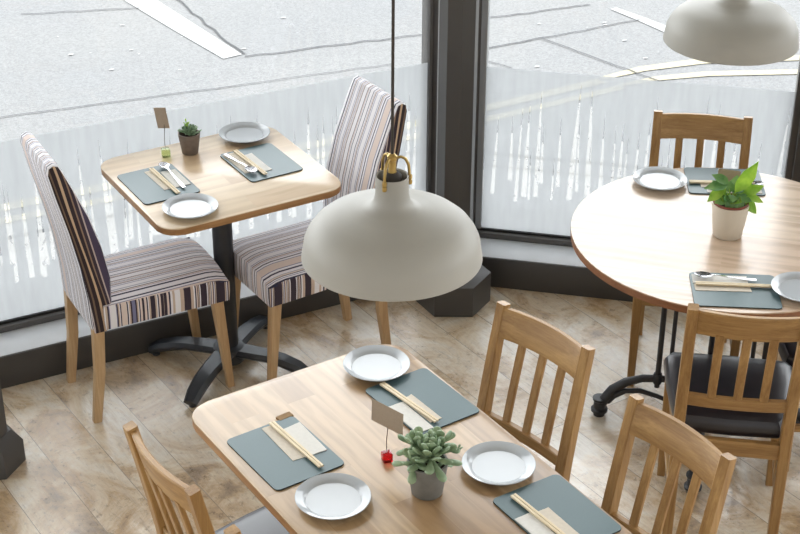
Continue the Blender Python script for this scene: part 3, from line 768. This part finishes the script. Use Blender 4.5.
t = thing('potted_succulent', 'tiny spiky succulent in a brown grey pot on the square table', 'potted plant', (-.755, 5.102, TH))
pot(t, [(0, 0), (.027, 0), (.029, .002), (.0395, .072), (.040, .078), (.0355, .078), (.034, .068), (0, .068)], M['brown_pot'], .034, .070)
bm = bmesh.new()
for cx_, cy_, nl, L0 in ((0, 0, 16, .040), (-.014, .008, 10, .030), (.016, .004, 10, .032), (.002, -.014, 8, .026)):
    for i in range(nl):
        a_ = i * 2.39996 + cx_ * 90; e = math.radians(5 + 75 * i / nl)
        fat_leaf(bm, (cx_, cy_, .074), (math.cos(a_) * math.cos(e), math.sin(a_) * math.cos(e), math.sin(e)), L0 * rnd.uniform(.8, 1.1), .010, .005)
obj('succulent_leaves', bm, M['succ_small'], t)
bm = bmesh.new()
tube(bm, [(0, 0, .07), (-.004, .0, .10), (-.008, 0, .118)], .0018)
for k in range(7): fat_leaf(bm, (-.003 - k * .0008, 0, .092 + k * .004), (math.cos(k * 2.4), math.sin(k * 2.4), .8), .016, .006, .003)
obj('flower_stem', bm, M['leaf'], t)

t = thing('potted_foliage_plant', 'bright green leafy plant in a cream pot at the middle of the round table', 'potted plant', (1.062, 4.492, TH))
pot(t, [(0, 0), (.044, 0), (.047, .003), (.0555, .070), (.060, .112), (.060, .116), (.056, .116), (.054, .10), (0, .10)], M['cream_pot'], .0475, .108)
bm = bmesh.new(); lathe(bm, [(.048, .095), (.0535, .101), (.0565, .1175), (.0565, .123), (.0525, .123), (.050, .108), (.048, .095)], 40); obj('liner_pot', bm, M['terracotta'], t)['label'] = 'terracotta coloured inner pot'
bm = bmesh.new(); rnd = random.Random(11)
def broad_leaf(bm, base, d, L, W, face, arch=.15, mi=0):
    """thin pointed leaf folded along its midrib; 'face' is the way its upper side looks"""
    d = Vector(d).normalized(); face = Vector(face); nrm = (face - d * face.dot(d)).normalized(); sd = d.cross(nrm); base = Vector(base); prev = None
    for u, w in ((0, .04), (.08, .10), (.16, .42), (.28, .80), (.40, .98), (.52, 1.0), (.64, .88), (.76, .64), (.88, .34), (.95, .15), (1, .02)):
        c = base + d * L * u - nrm * arch * L * u * u; a = W / 2 * w; wv = .06 * W * math.sin(u * 17)
        co = [c - sd * a + nrm * (.22 * a + wv * w), c - sd * a * .5 + nrm * .08 * a, c, c + sd * a * .5 + nrm * .08 * a, c + sd * a + nrm * (.22 * a - wv * w)]
        top = [bm.verts.new(p + nrm * .0005) for p in co]; bot = [bm.verts.new(p - nrm * .0005) for p in co[::-1]]
        vs = top + bot
        if prev:
            for k in range(10): bm.faces.new((prev[k], prev[(k + 1) % 10], vs[(k + 1) % 10], vs[k])).material_index = mi
        else: bm.faces.new(vs)
        prev = vs
    bm.faces.new(prev[::-1])
LV = [((.002, -.010, .150), (.52, -.05, .90), .135, .050, (.3, -.9, .5), .05, 0), ((.022, -.008, .142), (.80, -.1, .52), .085, .040, (-.2, -.6, .8), .1, 0),
      ((-.012, -.004, .178), (-.85, -.15, .10), .080, .040, (-.1, -.5, .9), .25, 1), ((-.010, -.002, .182), (-.70, .1, .42), .066, .034, (0, -.6, .8), .15, 1),
      ((-.026, -.010, .172), (-.80, -.35, -.42), .070, .036, (-.3, -.7, .6), .2, 0), ((.034, -.004, .142), (.80, -.3, .0), .066, .036, (.1, -.5, .9), .25, 0),
      ((.040, -.012, .132), (.62, -.3, -.58), .060, .034, (.3, -.8, .4), .15, 0), ((.0, -.022, .150), (-.22, -.35, -.85), .056, .040, (-.2, -.9, .2), .1, 1),
      ((.012, -.022, .146), (.25, -.4, -.80), .050, .036, (.2, -.9, .3), .1, 1), ((-.006, .0, .150), (-.1, -.2, .8), .050, .030, (0, -.9, .3), .1, 1),
      ((.008, .012, .140), (.2, .5, .6), .070, .040, (0, -.6, .8), .2, 1), ((-.014, .012, .140), (-.45, .6, .4), .072, .038, (0, -.5, .9), .2, 1),
      ((.024, .014, .145), (.6, .5, .45), .075, .036, (0, -.5, .8), .15, 0), ((.010, -.014, .142), (.7, -.45, .1), .052, .034, (0, -.6, .8), .2, 1), ((-.012, -.014, .140), (-.75, -.3, -.1), .05, .034, (0, -.7, .7), .2, 1)]
for k in range(16):
    a_ = k * 2.39996; e = rnd.uniform(.1, 1.1); rr_ = rnd.uniform(.005, .022)
    LV.append(((math.cos(a_) * rr_, math.sin(a_) * rr_, rnd.uniform(.118, .150)), (math.cos(a_) * math.cos(e), math.sin(a_) * math.cos(e), math.sin(e)), rnd.uniform(.04, .058), .03, (-math.cos(a_) * .5, -.6, .8), .2, k % 2))
for p, d, L, W, fc, ar, mi in LV: broad_leaf(bm, p, d, L, W, fc, ar, mi)
for p, *_ in LV: tube(bm, [(p[0] * .2, p[1] * .2, .108), (p[0] * .8, p[1] * .8, (p[2] + .108) / 2), p], .0015, 6)
obj('leaves', bm, [M['leaf'], M['leaf_dark']], t)

# ------------------------------------------------------------------ card holders and cards
def holder(name, label, loc, rot, mat, zc, yaw, cw, chh, tilt, cardlabel, sz=.026):
    t = thing(name, label, 'card holder', loc, rot, 'wire card holders')
    bm = bmesh.new(); box(bm, -sz / 2, sz / 2, -sz / 2, sz / 2, .0, sz, .004, 2); obj('cube_base', bm, mat, t)
    bm = bmesh.new(); tube(bm, [(0, 0, sz - .002), (-.001, 0, zc * .6), (.002, 0, zc)], .0011, 8)
    for s in (-1, 1): tube(bm, [(0.002, s * .0006, zc - .004), (.002, s * .003, zc + .006), (.002, s * .0022, zc + .02)], .001, 6)
    obj('wire_clip', bm, M['wire'], t)
    bm = bmesh.new(); box(bm, -cw / 2, cw / 2, -.0004, .0004, 0, chh)
    o = obj('card', bm, M['kraft'], loc=(loc[0], loc[1], loc[2] + zc + .004)); o.rotation_euler = (math.radians(tilt[0]), math.radians(tilt[1]), math.radians(yaw))
    tag(o, cardlabel, 'card', 'brown table cards')
holder('card_holder', 'card holder with a red cube base on the foreground table', (-.031, 3.245, TH), 20, M['red'], .098, -36, .098, .070, (4, 5), 'brown card standing over the red cube on the foreground table')
holder('card_holder', 'card holder with a clear lime cube base on the square table', (-.838, 5.070, TH), 20, M['lime'], .105, -20, .048, .078, (0, -9), 'small brown card standing over the lime cube on the square table', .030)
holder('card_holder', 'card holder standing behind the leafy plant on the round table', (1.066, 4.590, TH), 10, M['clear'], .118, -12, .072, .064, (0, 3), 'beige card standing behind the leafy plant on the round table')

# ------------------------------------------------------------------ pendant lamps
def make_lamp():
    t = thing('pendant_lamp', 'lamp', 'lamp')
    prof = [(.190, 0), (.1895, .006), (.186, .024), (.184, .040), (.177, .056), (.165, .073), (.147, .088), (.121, .099), (.090, .107), (.063, .113), (.046, .120), (.038, .132), (.0350, .148), (.034, .188)]
    inn = [(r - .003, z - (.002 if z > .05 else 0)) for r, z in prof[::-1]]
    bm = bmesh.new(); lathe(bm, prof + inn + [prof[0]], 72)
    bm.normal_update()
    sh = obj('lamp_shade', bm, M['shade'], t)
    bm = bmesh.new(); lathe(bm, [(0, .128), (.020, .128), (.020, .186), (.014, .196), (0, .196)], 24); obj('lamp_socket', bm, M['cord'], t)
    bm = bmesh.new(); lathe(bm, [(0, .045), (.018, .05), (.030, .068), (.032, .085), (.024, .11), (.014, .118), (.013, .129), (0, .129)], 24); obj('bulb', bm, M['bulb'], t)
    bm = bmesh.new(); lathe(bm, [(0, .194), (.010, .194), (.0085, .202), (.0085, .221), (.0105, .223), (.0105, .231), (.005, .237), (0, .237)], 20)
    for k in range(3):
        a_ = math.radians(k * 120 + 5); c, s = math.cos(a_), math.sin(a_)
        P = lambda r, z: (c * r, s * r, z)
        tube(bm, [P(.007, .226), P(.018, .229), P(.027, .224), P(.0335, .211), P(.0352, .195), P(.0362, .170)], .0032, 8)
        for zz in (.172, .183): lathe(bm, [(0, zz - .0045), (.0045, zz - .0045), (.0052, zz), (.0045, zz + .0045), (0, zz + .0045)], 12, P(.0365, 0))
    obj('brass_bracket', bm, M['brass'], t)['label'] = 'three armed brass bracket'
    bm = bmesh.new(); tube(bm, [(0, 0, .233), (.0015, 0, .6), (-.0015, 0, 1.1), (0, 0, 2.6)], .0032, 8); obj('cord', bm, M['cord'], t)
    bm = bmesh.new(); lathe(bm, [(0, 2.6), (.05, 2.60), (.05, 2.615), (.02, 2.637), (0, 2.637)], 24); obj('ceiling_rose', bm, M['shade'], t)
    return t
l1 = make_lamp(); l1.location = (-.017, 2.876, 1.570); l1['label'] = 'grey enamel pendant lamp hanging over the foreground table, brass bracket in view'
l2 = copy_tree(l1); l2.location = (.934, 4.187, 1.555); l2['label'] = 'grey enamel pendant lamp at the top right, its cap cut by the picture edge'
for l in (l1, l2): l['group'] = 'grey enamel pendant lamps'

# ------------------------------------------------------------------ light
w = bpy.data.worlds.new('overcast_sky'); bpy.context.scene.world = w; w.use_nodes = True
nt = w.node_tree; nt.nodes.clear()
out = nt.nodes.new('ShaderNodeOutputWorld'); bg = nt.nodes.new('ShaderNodeBackground'); nt.links.new(bg.outputs[0], out.inputs[0])
tc = nt.nodes.new('ShaderNodeTexCoord'); sp = nt.nodes.new('ShaderNodeSeparateXYZ'); nt.links.new(tc.outputs['Generated'], sp.inputs[0])
mr = nt.nodes.new('ShaderNodeMapRange'); nt.links.new(sp.outputs[1], mr.inputs[0])
mr.inputs['From Min'].default_value = -.4; mr.inputs['From Max'].default_value = .35; mr.inputs['To Min'].default_value = .45; mr.inputs['To Max'].default_value = 1.0
nt.links.new(mr.outputs[0], bg.inputs[1])
bg.inputs[0].default_value = (.975, .985, 1, 1)
mr.inputs['To Min'].default_value = .85; mr.inputs['To Max'].default_value = 5.6

# ------------------------------------------------------------------ camera
cam = bpy.data.cameras.new('camera'); co = bpy.data.objects.new('camera', cam); COL.objects.link(co)
cam.sensor_width = 36; cam.lens = 70.304
Rm = [[0.99998609, 0.00255927, 0.00461203], [-0.00527453, 0.48520546, 0.87438426], [0.0, 0.87439643, -0.48521221]]
m = Matrix(((Rm[0][0], Rm[1][0], -Rm[2][0], 0), (Rm[0][1], Rm[1][1], -Rm[2][1], 0), (Rm[0][2], Rm[1][2], -Rm[2][2], 3.13984), (0, 0, 0, 1)))
co.matrix_world = m
cam.clip_start = .05; cam.clip_end = 200
sc = bpy.context.scene; sc.camera = co
sc.view_settings.view_transform = 'Standard'; sc.view_settings.look = 'None'; sc.view_settings.gamma = 1; sc.view_settings.use_curve_mapping = False
sc.view_settings.exposure = 0.12
